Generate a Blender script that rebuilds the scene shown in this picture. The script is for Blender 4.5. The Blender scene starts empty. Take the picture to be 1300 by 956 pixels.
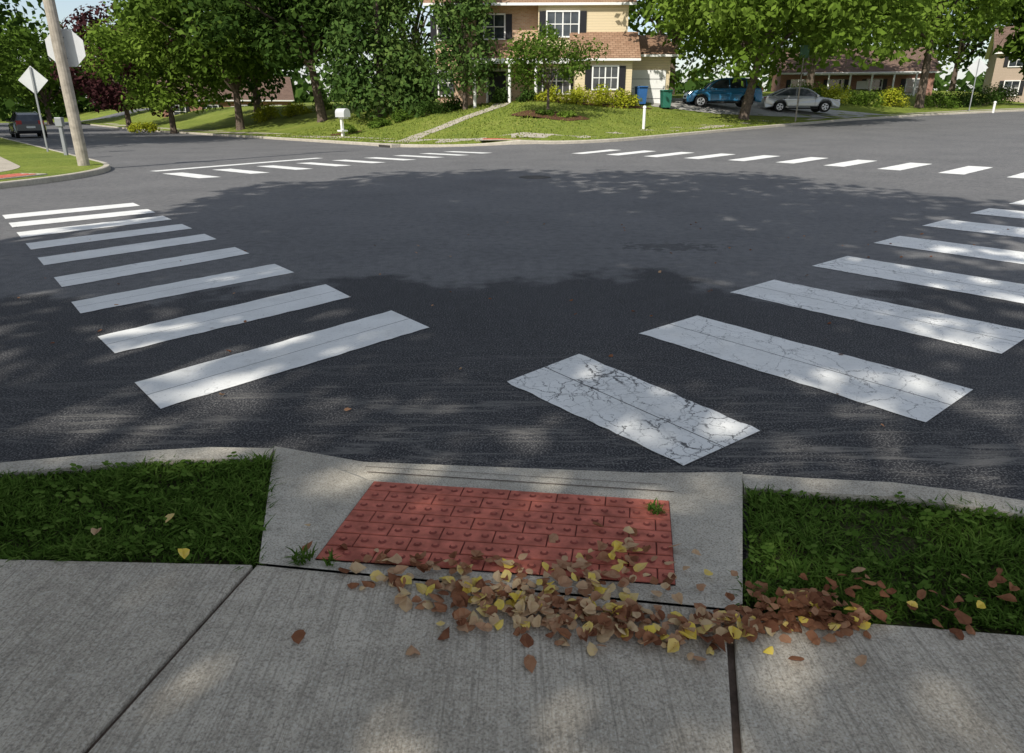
import bpy, math, random
import numpy as np
from mathutils import Vector, Matrix
from mathutils.geometry import delaunay_2d_cdt
random.seed(7); rng=np.random.default_rng(7)
scene=bpy.context.scene
O=(1.0,14.5);A=(-.64,.77);B=(.77,.64)
def T(ta,tb): return (O[0]+ta*A[0]+tb*B[0], O[1]+ta*A[1]+tb*B[1])
def inv(x,y):
    p=(x-O[0],y-O[1]); return p[0]*A[0]+p[1]*A[1], p[0]*B[0]+p[1]*B[1]
def ss(x):
    x=max(0,min(1,x));return x*x*(3-2*x)
def H(x,y):
    ta,tb=inv(x,y)
    return 0.03*max(0,min(tb-6,55))-.01*max(0,min(ta-6,55))+1.6*ss((min(ta-10,tb-7))/11)

# ------------------------------------------------------------ materials
def newmat(name,rough=.8,spec=.3):
    m=bpy.data.materials.new(name);m.use_nodes=True
    nt=m.node_tree;b=nt.nodes["Principled BSDF"]
    b.inputs["Roughness"].default_value=rough
    b.inputs["Specular IOR Level"].default_value=spec
    return m,nt,b
def N(nt,t,**k):
    n=nt.nodes.new(t)
    for a,v in k.items():
        if a in n.inputs.keys(): n.inputs[a].default_value=v
        else: setattr(n,a,v)
    return n
def L(nt,a,b): nt.links.new(a,b)
def pos(nt): return N(nt,"ShaderNodeNewGeometry").outputs["Position"]
def noise(nt,scale,detail=4,rough=.6,vec=None,dist=0):
    n=N(nt,"ShaderNodeTexNoise");n.inputs["Scale"].default_value=scale;n.inputs["Detail"].default_value=min(detail,4)
    n.inputs["Roughness"].default_value=rough;n.inputs["Distortion"].default_value=dist
    L(nt,vec if vec is not None else pos(nt),n.inputs["Vector"]);return n.outputs["Fac"]
def ramp(nt,fac,stops):
    r=N(nt,"ShaderNodeValToRGB");e=r.color_ramp.elements
    while len(e)<len(stops): e.new(.5)
    for i,(p,c) in enumerate(stops):
        e[i].position=p;e[i].color=(c,c,c,1) if isinstance(c,(int,float)) else (*c,1)
    L(nt,fac,r.inputs[0]);return r.outputs[0]
def mix(nt,fac,a,b,mode='MIX'):
    m=N(nt,"ShaderNodeMix",data_type='RGBA',blend_type=mode)
    if isinstance(fac,(int,float)): m.inputs[0].default_value=fac
    else: L(nt,fac,m.inputs[0])
    for i,x in((6,a),(7,b)):
        if isinstance(x,tuple): m.inputs[i].default_value=(*x,1)
        else: L(nt,x,m.inputs[i])
    return m.outputs[2]
def math_(nt,op,a,b=None,clamp=False):
    m=N(nt,"ShaderNodeMath",operation=op,use_clamp=clamp)
    for i,x in((0,a),(1,b)):
        if x is None: continue
        if isinstance(x,(int,float)): m.inputs[i].default_value=x
        else: L(nt,x,m.inputs[i])
    return m.outputs[0]
def bump(nt,b,h,strength=.3,dist=.01):
    n=N(nt,"ShaderNodeBump");n.inputs["Strength"].default_value=strength;n.inputs["Distance"].default_value=dist
    L(nt,h,n.inputs["Height"]);L(nt,n.outputs[0],b.inputs["Normal"])
def simple(name,col,rough=.7,spec=.3,var=.15,scale=3,metal=0,bumps=0):
    m,nt,b=newmat(name,rough,spec)
    n=noise(nt,scale,3)
    lo=tuple(c*(1-var) for c in col);hi=tuple(min(1,c*(1+var)) for c in col)
    L(nt,ramp(nt,n,[(.3,lo),(.7,hi)]),b.inputs["Base Color"])
    b.inputs["Metallic"].default_value=metal
    if bumps: bump(nt,b,noise(nt,scale*20,2),bumps,.01)
    return m
def m_asphalt():
    m,nt,b=newmat("asphalt",.85,.25)
    P=pos(nt)
    sp=noise(nt,95,1,.7,P); md=noise(nt,.55,4,.65,P); fi=noise(nt,9,3,.7,P)
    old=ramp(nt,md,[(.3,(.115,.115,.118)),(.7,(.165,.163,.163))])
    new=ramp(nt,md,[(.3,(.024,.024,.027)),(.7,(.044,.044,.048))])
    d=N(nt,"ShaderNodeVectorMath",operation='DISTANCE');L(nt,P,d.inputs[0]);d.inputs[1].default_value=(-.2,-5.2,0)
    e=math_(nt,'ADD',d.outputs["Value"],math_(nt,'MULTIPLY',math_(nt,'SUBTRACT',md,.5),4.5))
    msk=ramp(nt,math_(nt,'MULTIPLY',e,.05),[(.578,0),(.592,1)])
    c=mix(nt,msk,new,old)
    d2=N(nt,"ShaderNodeVectorMath",operation='DISTANCE')
    sc=N(nt,"ShaderNodeMapping");sc.inputs["Scale"].default_value=(.55,1.4,1);L(nt,P,sc.inputs[0]);L(nt,sc.outputs[0],d2.inputs[0]);d2.inputs[1].default_value=(1.9*.55,8.15*1.4,0)
    e2=math_(nt,'ADD',d2.outputs["Value"],math_(nt,'MULTIPLY',fi,1.4))
    c=mix(nt,ramp(nt,e2,[(.98,.6),(1.25,0)]),c,(.03,.03,.033))
    c=mix(nt,ramp(nt,sp,[(.5,0),(.68,.65)]),c,(.26,.255,.245))
    c=mix(nt,ramp(nt,sp,[(.30,.7),(.45,0)]),c,(.016,.016,.018))
    c=mix(nt,ramp(nt,fi,[(.3,.35),(.6,0)]),c,(.025,.025,.028))
    mp=N(nt,"ShaderNodeMapping");mp.inputs["Scale"].default_value=(1.2,9,1);L(nt,P,mp.inputs[0])
    st=noise(nt,1.0,4,.8,mp.outputs[0],1.2)
    g=ramp(nt,math_(nt,'MULTIPLY',d.outputs["Value"],.1),[(.84,.85),(1.02,0)])
    c=mix(nt,math_(nt,'MULTIPLY',ramp(nt,st,[(.50,0),(.64,1)]),g),c,(.17,.162,.15))
    L(nt,c,b.inputs["Base Color"])
    bump(nt,b,sp,.6,.006)
    return m
M_asph=m_asphalt()
def m_concrete(name,c0,c1,broom=True,ang=.22):
    m,nt,b=newmat(name,.9,.2);P=pos(nt)
    g=noise(nt,150,1,.6,P)
    c=ramp(nt,noise(nt,1.7,4,.7,P),[(.3,c0),(.7,c1)])
    c=mix(nt,ramp(nt,noise(nt,9,4,.8,P),[(.35,.4),(.58,0)]),c,tuple(x*.55 for x in c0))
    c=mix(nt,ramp(nt,g,[(.3,.5),(.5,0)]),c,(.09,.08,.07))
    c=mix(nt,ramp(nt,g,[(.55,0),(.75,.4)]),c,(.68,.66,.6))
    h=g
    if broom:
        mp=N(nt,"ShaderNodeMapping");mp.inputs["Rotation"].default_value=(0,0,ang);mp.inputs["Scale"].default_value=(120,3,1);L(nt,P,mp.inputs[0])
        br=noise(nt,1,2,.6,mp.outputs[0])
        h=math_(nt,'ADD',h,math_(nt,'MULTIPLY',br,1.8))
        c=mix(nt,ramp(nt,br,[(.3,.55),(.52,0)]),c,tuple(x*.5 for x in c0))
    L(nt,c,b.inputs["Base Color"]);bump(nt,b,h,.6,.004)
    return m
M_walk=m_concrete("sidewalk_concrete",(.40,.355,.285),(.55,.495,.405))
M_curb=m_concrete("curb_concrete",(.42,.38,.31),(.56,.515,.43),False)
M_drive=m_concrete("driveway_concrete",(.34,.33,.31),(.45,.44,.41),False)
def m_grass(name,c0,c1,c2,s=1):
    m,nt,b=newmat(name,.9,.1);P=pos(nt)
    c=ramp(nt,noise(nt,.35*s,4,.7,P),[(.3,c0),(.55,c1),(.75,c2)])
    c=mix(nt,ramp(nt,noise(nt,5*s,4,.8,P),[(.35,.6),(.6,0)]),c,tuple(x*.5 for x in c0))
    c=mix(nt,ramp(nt,noise(nt,22*s,2,.8,P),[(.5,0),(.7,.5)]),c,tuple(x*1.35 for x in c2))
    L(nt,c,b.inputs["Base Color"]);bump(nt,b,noise(nt,18,2,.8,P),.8,.06)
    return m
M_lawn=m_grass("lawn_grass",(.12,.17,.028),(.19,.235,.04),(.28,.29,.08))
M_soil=simple("soil",(.05,.05,.022),.95,.1,.5,20,bumps=.6)
M_mulch=simple("mulch",(.10,.05,.03),.95,.1,.5,12,bumps=.8)
def m_paint(name,heavy):
    m,nt,b=newmat(name,.6,.3);P=pos(nt)
    c=ramp(nt,noise(nt,2.2,4,.7,P),[(.3,(.66,.66,.635)),(.7,(.80,.80,.775))])
    c=mix(nt,ramp(nt,noise(nt,60,3,.8,P),[(.3,.6),(.42,0)]),c,(.35,.34,.33))
    c=mix(nt,ramp(nt,noise(nt,5,4,.8,P),[(.56,0),(.78,.5)]),c,(.40,.39,.36))
    if not heavy:
        nz0=noise(nt,3,4,.7,P)
        v=N(nt,"ShaderNodeTexVoronoi",feature='DISTANCE_TO_EDGE');v.inputs["Scale"].default_value=2.2
        nz=N(nt,"ShaderNodeTexNoise");nz.inputs["Scale"].default_value=7;L(nt,P,nz.inputs["Vector"])
        vm=N(nt,"ShaderNodeVectorMath",operation='MULTIPLY_ADD');L(nt,nz.outputs["Color"],vm.inputs[0]);vm.inputs[1].default_value=(.2,.2,0);L(nt,P,vm.inputs[2]);L(nt,vm.outputs[0],v.inputs["Vector"])
        k=math_(nt,'MULTIPLY',ramp(nt,v.outputs["Distance"],[(.0015,.5),(.005,0)]),ramp(nt,nz0,[(.5,0),(.58,1)]))
        c=mix(nt,k,c,(.12,.12,.12))
    if heavy:
        nz=N(nt,"ShaderNodeTexNoise");nz.inputs["Scale"].default_value=8;nz.inputs["Detail"].default_value=4;nz.inputs["Roughness"].default_value=.7;L(nt,P,nz.inputs["Vector"])
        vm=N(nt,"ShaderNodeVectorMath",operation='MULTIPLY_ADD');L(nt,nz.outputs["Color"],vm.inputs[0]);vm.inputs[1].default_value=(.16,.16,0);L(nt,P,vm.inputs[2])
        flat=N(nt,"ShaderNodeMapping");flat.inputs["Scale"].default_value=(1,.8,0);flat.inputs["Rotation"].default_value=(0,0,.6);L(nt,vm.outputs[0],flat.inputs[0])
        for sc,w,kk in(((4.0,.015,.95),(12,.024,.85)) if heavy>1 else ((3.2,.007,.8),(9,.012,.7))):
            v=N(nt,"ShaderNodeTexVoronoi",feature='DISTANCE_TO_EDGE');v.inputs["Scale"].default_value=sc;L(nt,flat.outputs[0],v.inputs["Vector"])
            gate=ramp(nt,noise(nt,2.2 if sc<5 else 3.1,3,.6,P),[(.42,.15 if heavy>1 else 0),(.54,1)])
            k=math_(nt,'MULTIPLY',ramp(nt,v.outputs["Distance"],[(w*.3,kk),(w*1.3,0)]),gate)
            c=mix(nt,k,c,(.05,.05,.052))
    L(nt,c,b.inputs["Base Color"]);bump(nt,b,noise(nt,140,1,.7,P),.35,.004)
    return m
M_p0=m_paint("road_paint",0);M_p1=m_paint("road_paint_cracked",1);M_p2=m_paint("road_paint_worn",2)
def m_leaf(name,cols,trans=.35,attr=True):
    m=bpy.data.materials.new(name);m.use_nodes=True;nt=m.node_tree;nt.nodes.clear()
    a=N(nt,"ShaderNodeAttribute",attribute_name="rnd")
    n=len(cols);c=ramp(nt,a.outputs["Fac"],[(i/(n-1),cols[i]) for i in range(n)])
    d=N(nt,"ShaderNodeBsdfDiffuse");L(nt,c,d.inputs["Color"])
    t=N(nt,"ShaderNodeBsdfTranslucent");L(nt,c,t.inputs[0])
    x=N(nt,"ShaderNodeMixShader");x.inputs[0].default_value=trans;L(nt,d.outputs[0],x.inputs[1]);L(nt,t.outputs[0],x.inputs[2])
    o=N(nt,"ShaderNodeOutputMaterial");L(nt,x.outputs[0],o.inputs[0]);return m
M_lf_mid=m_leaf("foliage_green",[(.05,.09,.014),(.09,.15,.022),(.14,.22,.04)])
M_lf_dark=m_leaf("foliage_dark",[(.028,.055,.013),(.05,.095,.02),(.085,.145,.03)])
M_lf_light=m_leaf("foliage_light",[(.085,.14,.02),(.14,.22,.03),(.21,.30,.055)])
M_lf_cedar=m_leaf("foliage_cedar",[(.035,.07,.018),(.065,.115,.028),(.12,.175,.045)],.15)
M_lf_maroon=m_leaf("foliage_maroon",[(.03,.014,.016),(.06,.024,.026),(.09,.036,.036)],.2)
M_lf_yel=m_leaf("foliage_yellow_green",[(.20,.25,.02),(.34,.37,.03),(.50,.48,.06)])
M_blade=m_leaf("grass_blades",[(.045,.09,.015),(.08,.15,.024),(.14,.22,.045)],.3)
M_lawnbl=m_leaf("lawn_blades",[(.11,.17,.028),(.19,.24,.04),(.30,.32,.07)],.3)
M_dry=m_leaf("dry_leaf",[(.17,.07,.04),(.32,.15,.08),(.46,.28,.17),(.62,.47,.28),(.78,.60,.10)],.2)
M_bark=simple("bark",(.13,.10,.08),.95,.1,.4,9,bumps=.8)
M_wood=simple("pole_wood",(.36,.32,.27),.9,.1,.25,6,bumps=.5)
M_white=simple("white_trim",(.78,.78,.76),.5,.3,.04)
M_sign=simple("sign_back_metal",(.58,.59,.60),.5,.4,.05,metal=.1)
M_galv=simple("galvanized_post",(.28,.29,.30),.5,.5,.1,metal=.4)
M_glass,_nt,_b=newmat("window_glass",.06,.8);L(_nt,ramp(_nt,noise(_nt,1.3,2),[(.4,(.02,.025,.03)),(.7,(.07,.08,.09))]),_b.inputs["Base Color"])
M_shut=simple("shutter_black",(.015,.015,.018),.5,.3,.1)
M_black=simple("black_rubber",(.02,.02,.02),.8,.2,.1)
M_iron=simple("cast_iron",(.06,.055,.05),.7,.4,.3,20,metal=.3)
M_red=simple("brick_red_mat",(.50,.15,.105),.85,.15,.35,14,bumps=.4)
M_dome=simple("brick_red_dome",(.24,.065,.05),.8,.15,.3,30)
M_grime=simple("joint_grime",(.10,.075,.06),.95,.1,.4,30)
M_jred=simple("mat_joint",(.13,.04,.032),.95,.1,.4,30)
def m_brick(name,c1,c2,mo,scale=1):
    m,nt,b=newmat(name,.9,.15)
    tc=N(nt,"ShaderNodeTexCoord");sp=N(nt,"ShaderNodeSeparateXYZ");L(nt,tc.outputs["Object"],sp.inputs[0])
    cb=N(nt,"ShaderNodeCombineXYZ");L(nt,math_(nt,'ADD',sp.outputs[0],sp.outputs[1]),cb.inputs[0]);L(nt,sp.outputs[2],cb.inputs[1])
    t=N(nt,"ShaderNodeTexBrick");t.inputs["Scale"].default_value=1;t.inputs["Brick Width"].default_value=.22;t.inputs["Row Height"].default_value=.075;t.inputs["Mortar Size"].default_value=.008
    t.inputs["Color1"].default_value=(*c1,1);t.inputs["Color2"].default_value=(*c2,1);t.inputs["Mortar"].default_value=(*mo,1);L(nt,cb.outputs[0],t.inputs["Vector"])
    L(nt,mix(nt,ramp(nt,noise(nt,1.5,4),[(.3,.25),(.7,0)]),t.outputs[0],tuple(x*.5 for x in c1)),b.inputs["Base Color"]);return m
M_brick=m_brick("brick_wall_tan",(.50,.30,.18),(.60,.40,.26),(.55,.5,.42))
M_brick2=m_brick("brick_wall_red",(.30,.12,.08),(.38,.17,.11),(.4,.36,.32))
def m_siding(name,c):
    m,nt,b=newmat(name,.6,.25)
    tc=N(nt,"ShaderNodeTexCoord");sp=N(nt,"ShaderNodeSeparateXYZ");L(nt,tc.outputs["Object"],sp.inputs[0])
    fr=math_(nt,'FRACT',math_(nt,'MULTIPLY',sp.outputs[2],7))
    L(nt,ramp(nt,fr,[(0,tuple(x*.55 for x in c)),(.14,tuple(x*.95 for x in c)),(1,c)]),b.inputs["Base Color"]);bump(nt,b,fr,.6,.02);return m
M_sid=m_siding("siding_tan",(.72,.60,.40));M_sid2=m_siding("siding_brown",(.42,.33,.26))
def m_shingle(name,c1,c2):
    m,nt,b=newmat(name,.95,.1)
    tc=N(nt,"ShaderNodeTexCoord")
    t=N(nt,"ShaderNodeTexBrick");t.inputs["Scale"].default_value=1;t.inputs["Brick Width"].default_value=.3;t.inputs["Row Height"].default_value=.13;t.inputs["Mortar Size"].default_value=.012
    t.inputs["Color1"].default_value=(*c1,1);t.inputs["Color2"].default_value=(*c2,1);t.inputs["Mortar"].default_value=(*(x*.4 for x in c1),1);L(nt,tc.outputs["Object"],t.inputs["Vector"])
    L(nt,mix(nt,ramp(nt,noise(nt,.8,5),[(.3,.35),(.7,0)]),t.outputs[0],tuple(x*.6 for x in c1)),b.inputs["Base Color"]);return m
M_roof=m_shingle("roof_shingle",(.28,.17,.11),(.37,.24,.16));M_roof2=m_shingle("roof_shingle_dark",(.15,.10,.08),(.22,.15,.115))
def m_car(name,c,metal=.5):
    m,nt,b=newmat(name,.28,.5);b.inputs["Metallic"].default_value=metal
    b.inputs["Coat Weight"].default_value=.7;b.inputs["Coat Roughness"].default_value=.08
    L(nt,ramp(nt,noise(nt,2,2),[(.3,tuple(x*.93 for x in c)),(.7,c)]),b.inputs["Base Color"]);return m
M_blue=m_car("car_paint_blue",(.02,.15,.30),.2);M_silver=m_car("car_paint_silver",(.45,.46,.47),.5);M_dkcar=m_car("car_paint_black",(.012,.013,.016),.1)
M_rim=simple("wheel_rim",(.5,.5,.52),.35,.6,.05,metal=.7)
M_tail=simple("tail_light",(.4,.01,.01),.25,.6,.05);M_head=simple("head_light",(.7,.7,.7),.15,.8,.05)
M_bing=simple("bin_green",(.02,.13,.09),.55,.4,.1);M_binb=simple("bin_blue",(.03,.12,.33),.5,.4,.1)
M_green=simple("street_sign_green",(.05,.13,.06),.5,.4,.1)

# ------------------------------------------------------------ mesh helpers
class MB:
    def __init__(s): s.v=[];s.f=[];s.m=[];s.mats=[]
    def mi(s,m):
        if m not in s.mats: s.mats.append(m)
        return s.mats.index(m)
    def face(s,pts,m):
        i=len(s.v);s.v+= [tuple(p) for p in pts];s.f.append(tuple(range(i,i+len(pts))));s.m.append(s.mi(m))
    def box(s,c,d,m,rz=0,top=1.0):
        i=len(s.v);cs,sn=math.cos(rz),math.sin(rz)
        for z in(-1,1):
            k=top if z>0 else 1
            for x,y in((-1,-1),(1,-1),(1,1),(-1,1)):
                X,Y=x*d[0]/2*k,y*d[1]/2*k
                s.v.append((c[0]+X*cs-Y*sn,c[1]+X*sn+Y*cs,c[2]+z*d[2]/2))
        for q in((0,3,2,1),(4,5,6,7),(0,1,5,4),(1,2,6,5),(2,3,7,6),(3,0,4,7)):
            s.f.append(tuple(i+j for j in q));s.m.append(s.mi(m))
    def cyl(s,p0,p1,r0,r1,m,n=8,cap=True):
        p0,p1=Vector(p0),Vector(p1);d=(p1-p0).normalized()
        u=d.orthogonal().normalized();w=d.cross(u);i=len(s.v)
        for p,r in((p0,r0),(p1,r1)):
            for k in range(n):
                t=2*math.pi*k/n;s.v.append(tuple(p+(u*math.cos(t)+w*math.sin(t))*r))
        k=s.mi(m)
        for j in range(n):
            s.f.append((i+j,i+(j+1)%n,i+n+(j+1)%n,i+n+j));s.m.append(k)
        if cap: s.f.append(tuple(i+j for j in range(n))[::-1]);s.f.append(tuple(i+n+j for j in range(n)));s.m+=[k,k]
    def prism(s,poly,y0,y1,m):
        i=len(s.v);n=len(poly);k=s.mi(m)
        s.v+=[(x,y0,z) for x,z in poly]+[(x,y1,z) for x,z in poly]
        s.f.append(tuple(range(i,i+n)));s.f.append(tuple(range(i+n,i+2*n))[::-1]);s.m+=[k,k]
        for j in range(n): s.f.append((i+(j+1)%n,i+j,i+n+j,i+n+(j+1)%n));s.m.append(k)
    def obj(s,name,loc=(0,0,0),rz=0,parent=None,bevel=0,smooth=False,rnd=None,fix=False):
        me=bpy.data.meshes.new(name);me.from_pydata(s.v,[],s.f)
        for m in s.mats: me.materials.append(m)
        me.polygons.foreach_set("material_index",s.m)
        if smooth: me.polygons.foreach_set("use_smooth",[True]*len(s.f))
        if rnd is not None:
            at=me.attributes.new("rnd",'FLOAT','FACE');at.data.foreach_set("value",rnd)
        me.update()
        if fix:
            import bmesh
            bm=bmesh.new();bm.from_mesh(me);bmesh.ops.recalc_face_normals(bm,faces=bm.faces);bm.to_mesh(me);bm.free()
        o=bpy.data.objects.new(name,me);scene.collection.objects.link(o)
        o.location=loc;o.rotation_euler=(0,0,rz)
        if parent: o.parent=parent
        if bevel:
            b=o.modifiers.new("b",'BEVEL');b.width=bevel;b.segments=2;b.limit_method='ANGLE';b.angle_limit=.6
        return o
def empty(name,loc,rz=0):
    e=bpy.data.objects.new(name,None);scene.collection.objects.link(e);e.location=loc;e.rotation_euler=(0,0,rz);return e

def cdt_sheet(name,poly,off,sp,mat,bounds=None):
    xs=[p[0] for p in poly];ys=[p[1] for p in poly]
    pts=[Vector(p) for p in poly];n=len(pts);edges=[(i,(i+1)%n) for i in range(n)]
    x=min(xs)+sp*.5
    while x<max(xs):
        y=min(ys)+sp*.5
        while y<max(ys):
            pts.append(Vector((x,y)));y+=sp
        x+=sp
    r=delaunay_2d_cdt(pts,edges,[tuple(range(n))],1,1e-4)
    fo=off if callable(off) else (lambda x,y:off)
    mb=MB();mb.v=[(p.x,p.y,H(p.x,p.y)+fo(p.x,p.y)) for p in r[0]];mb.f=[tuple(f) for f in r[2]];mb.m=[mb.mi(mat)]*len(mb.f)
    o=mb.obj(name)
    me=o.data
    if len(me.polygons) and sum(p.normal.z for p in me.polygons)<0: me.flip_normals()
    return o
def resample(path,sp):
    out=[path[0]]
    for p,q in zip(path,path[1:]):
        d=math.dist(p,q);k=max(1,int(math.ceil(d/sp)))
        for i in range(1,k+1): out.append((p[0]+(q[0]-p[0])*i/k,p[1]+(q[1]-p[1])*i/k))
    return out
def normals(path,side):
    ns=[]
    for i in range(len(path)):
        p=path[max(0,i-1)];q=path[min(len(path)-1,i+1)];dx,dy=q[0]-p[0],q[1]-p[1];l=math.hypot(dx,dy)
        ns.append((-dy/l*side,dx/l*side))
    return ns
def off_path(path,ns,d): return [(p[0]+n[0]*d,p[1]+n[1]*d) for p,n in zip(path,ns)]
def curb(name,path,ns,hf=lambda p:.13,w=.15):
    mb=MB();rows=[]
    for p,n in zip(path,ns):
        h=hf(p)
        for d,z in((0,-.06),(0,h-.03),(.008,h-.01),(.03,h),(w,h),(w+.005,h-.1)):
            x,y=p[0]+n[0]*d,p[1]+n[1]*d;mb.v.append((x,y,H(x,y)+z))
    k=mb.mi(M_curb)
    for i in range(len(path)-1):
        for j in range(5):
            mb.f.append((i*6+j,(i+1)*6+j,(i+1)*6+j+1,i*6+j+1));mb.m.append(k)
    for e in(0,len(path)-1): mb.f.append(tuple(e*6+j for j in range(6)));mb.m.append(k)
    return mb.obj(name,fix=True)
def strip(name,path,ns,d0,d1,off,mat,joints=0):
    mb=MB()
    for p,n in zip(path,ns):
        for k in range(4):
            d=d0+(d1-d0)*k/3;x,y=p[0]+n[0]*d,p[1]+n[1]*d;mb.v.append((x,y,H(x,y)+off))
    k=mb.mi(mat)
    for i in range(len(path)-1):
        for j in range(3): mb.f.append((i*4+j,i*4+j+1,(i+1)*4+j+1,(i+1)*4+j));mb.m.append(k)
    o=mb.obj(name)
    if sum(p.normal.z for p in o.data.polygons)<0:o.data.flip_normals()
    return o
# ------------------------------------------------------------ ground + road
mb=MB();cs=[-1500,-600,-250,-120,-60,-30,-15,-6,0,6,10,14,18,22,30,40,50,61,80,120,250,600,1500]
for ta in cs:
    for tb in cs:
        x,y=T(ta,tb);mb.v.append((x,y,H(x,y)-.12))
n=len(cs)
for i in range(n-1):
    for j in range(n-1): mb.f.append((i*n+j,i*n+j+1,(i+1)*n+j+1,(i+1)*n+j));mb.m.append(mb.mi(M_lawn))
mb.obj("ground",fix=True)
def lin(a,b,s): return [a+(b-a)*i/int((b-a)/s) for i in range(int((b-a)/s)+1)]
ca=lin(-110,-6,8)+lin(-6,6,1)[1:]+lin(6,22,1)[1:]+lin(22,61,3)[1:]+[80,110]
cb=lin(-110,-6,8)+lin(-6,6,1)[1:]+lin(6,61,2.5)[1:]+[80,120,150]
mb=MB()
for ta in ca:
    for tb in cb:
        x,y=T(ta,tb);mb.v.append((x,y,H(x,y)))
n=len(cb)
for i in range(len(ca)-1):
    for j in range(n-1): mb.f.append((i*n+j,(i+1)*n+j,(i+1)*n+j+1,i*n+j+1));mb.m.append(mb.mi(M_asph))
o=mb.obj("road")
if o.data.polygons[0].normal.z<0:o.data.flip_normals()

# crosswalks -------------------------------------------------
def bar(mb,q,mat,split=True,off=.005):
    q=[Vector(T(*p)) for p in q]
    parts=[(0,.494),(.504,1)] if split else [(0,1)]
    for u0,u1 in parts:
        e0=(q[0].lerp(q[3],u0),q[1].lerp(q[2],u0));e1=(q[0].lerp(q[3],u1),q[1].lerp(q[2],u1))
        K=22;top=[];bot=[]
        for i in range(K+1):
            j0=random.uniform(-.008,.008);j1=random.uniform(-.008,.008)
            p=e0[0].lerp(e0[1],i/K);r=e1[0].lerp(e1[1],i/K);d=(r-p).normalized()
            top.append(p+d*(j0 if u0==0 else 0));bot.append(r+d*(j1 if u1==1 else 0))
        for i in range(K):
            mb.face([(a.x,a.y,H(a.x,a.y)+off) for a in(top[i],top[i+1],bot[i+1],bot[i])],mat)
def up(o):
    import bmesh
    bm=bmesh.new();bm.from_mesh(o.data)
    for f in bm.faces:
        f.normal_update()
        if f.normal.z<0:f.normal_flip()
    bm.to_mesh(o.data);bm.free()
mb=MB()
Ls=[[(-6.06,-9.33),(-5.70,-7.33),(-6.28,-7.34),(-6.57,-9.31)],[(-4.91,-9.33),(-4.53,-7.36),(-5.10,-7.39),(-5.40,-9.31)],[(-3.70,-9.32),(-3.35,-7.39),(-3.87,-7.39),(-4.15,-9.32)]]
for s,e in((-2.56,-2.14),(-1.36,-.98),(-.26,.07),(.75,1.08),(1.77,2.02),(2.75,3.03)): Ls.append([(s,-9.3),(e,-7.4),(e-.50,-7.4),(s-.50,-9.3)])
for i,q in enumerate(Ls): bar(mb,q,M_p0,i<4)
up(mb.obj("crosswalk_marking"))
mb=MB()
bar(mb,[(-7.43,-6.88),(-8.86,-6.98),(-8.83,-7.59),(-7.50,-7.58)],M_p2)
for a0,a1,b0,b1 in((-7.4,-9.37,-6.22,-5.51),(-7.15,-9.27,-4.67,-3.93),(-7.08,-9.2,-3.06,-2.27),(-6.92,-9.05,-1.25,-.48),(-6.78,-8.95,.6,1.5),(-6.78,-8.9,2.45,3.35),(-6.8,-8.9,4.25,5.1)):
    bar(mb,[(a0,b1),(a1,b1),(a1,b0),(a0,b0)],M_p1,b0<-2)
up(mb.obj("crosswalk_marking"))
mb=MB()
for i in range(9):
    tb=-5.05+i*1.36;c=9.45+.3*tb
    bar(mb,[(c+1.05,tb-.42),(c-1.05,tb-.12),(c-1.05,tb+.38),(c+1.05,tb+.08)],M_p0,False)
bar(mb,[(9.8,-5.4),(11.9,.3),(12.25,.2),(10.15,-5.5)],M_p0,False)
up(mb.obj("crosswalk_marking"))
mb=MB()
for i in range(10):
    ta=7.0-i*1.42;c=9.65-.17*max(0,ta)
    bar(mb,[(ta+.28,c-1),(ta+.28,c+1),(ta-.28,c+1),(ta-.28,c-1)],M_p0,False)
up(mb.obj("crosswalk_marking"))

# corner blocks ----------------------------------------------
def corner(c,R,na,nb,La,Lb,extra_a=None,extra_b=None):
    pts=[]
    pts+= extra_a if extra_a else [(c[0]+R*na,c[1]-nb*La)]
    for i in range(0,25):
        f=i/24*math.pi/2;pts.append((c[0]+R*na*math.cos(f),c[1]+R*nb*math.sin(f)))
    pts.append((c[0]-na*Lb,c[1]+R*nb))
    return [T(*p) for p in pts]
def finish(path,cin):
    p=resample(path,2.0);s=normals(p,1)
    m=len(p)//2
    k=1 if ((p[m][0]+s[m][0]-cin[0])**2+(p[m][1]+s[m][1]-cin[1])**2)<((p[m][0]-s[m][0]-cin[0])**2+(p[m][1]-s[m][1]-cin[1])**2) else -1
    return p,normals(p,k)
pth=corner((18,14),8,-1,-1,0,70,[(-75,105),(-30,82),(-12,69),(0,57.5),(5,49),(8.2,41),(9.7,33),(10,26)])
p,ns=finish(pth,T(30,30))
curb("curb",resample(pth,.5),normals(resample(pth,.5),1 if ns[len(p)//2]==normals(p,1)[len(p)//2] else -1))
inner=off_path(p,ns,.15)
cdt_sheet("lawn",inner+[T(100,6),T(100,150),T(-75,150)],.125,1.6,M_lawn)
strip("sidewalk",p,ns,.9,2.0,.132,M_walk)
OPP=(p,ns)
pth=corner((13,-13),7,-1,1,70,70);p,ns=finish(pth,T(30,-30))
r=resample(pth,.5);curb("curb",r,normals(r,1 if ns[5]==normals(p,1)[5] else -1))
cdt_sheet("lawn",off_path(p,ns,.15)+[T(83,-83)],.125,2.5,M_lawn)
strip("sidewalk",p,ns,2.1,3.3,.132,M_walk);LEFT=(p,ns)
pth=corner((-13,13),7,1,-1,70,70);p,ns=finish(pth,T(-30,30))
r=resample(pth,.5);curb("curb",r,normals(r,1 if ns[5]==normals(p,1)[5] else -1))
cdt_sheet("lawn",off_path(p,ns,.15)+[T(-83,83)],.125,3,M_lawn)
strip("sidewalk",p,ns,1.2,2.6,.132,M_walk)
CX,CY,RR=-.6,-4.44,7.3
def arcy(x,r=RR): return CY+math.sqrt(r*r-(x-CX)**2)
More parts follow.
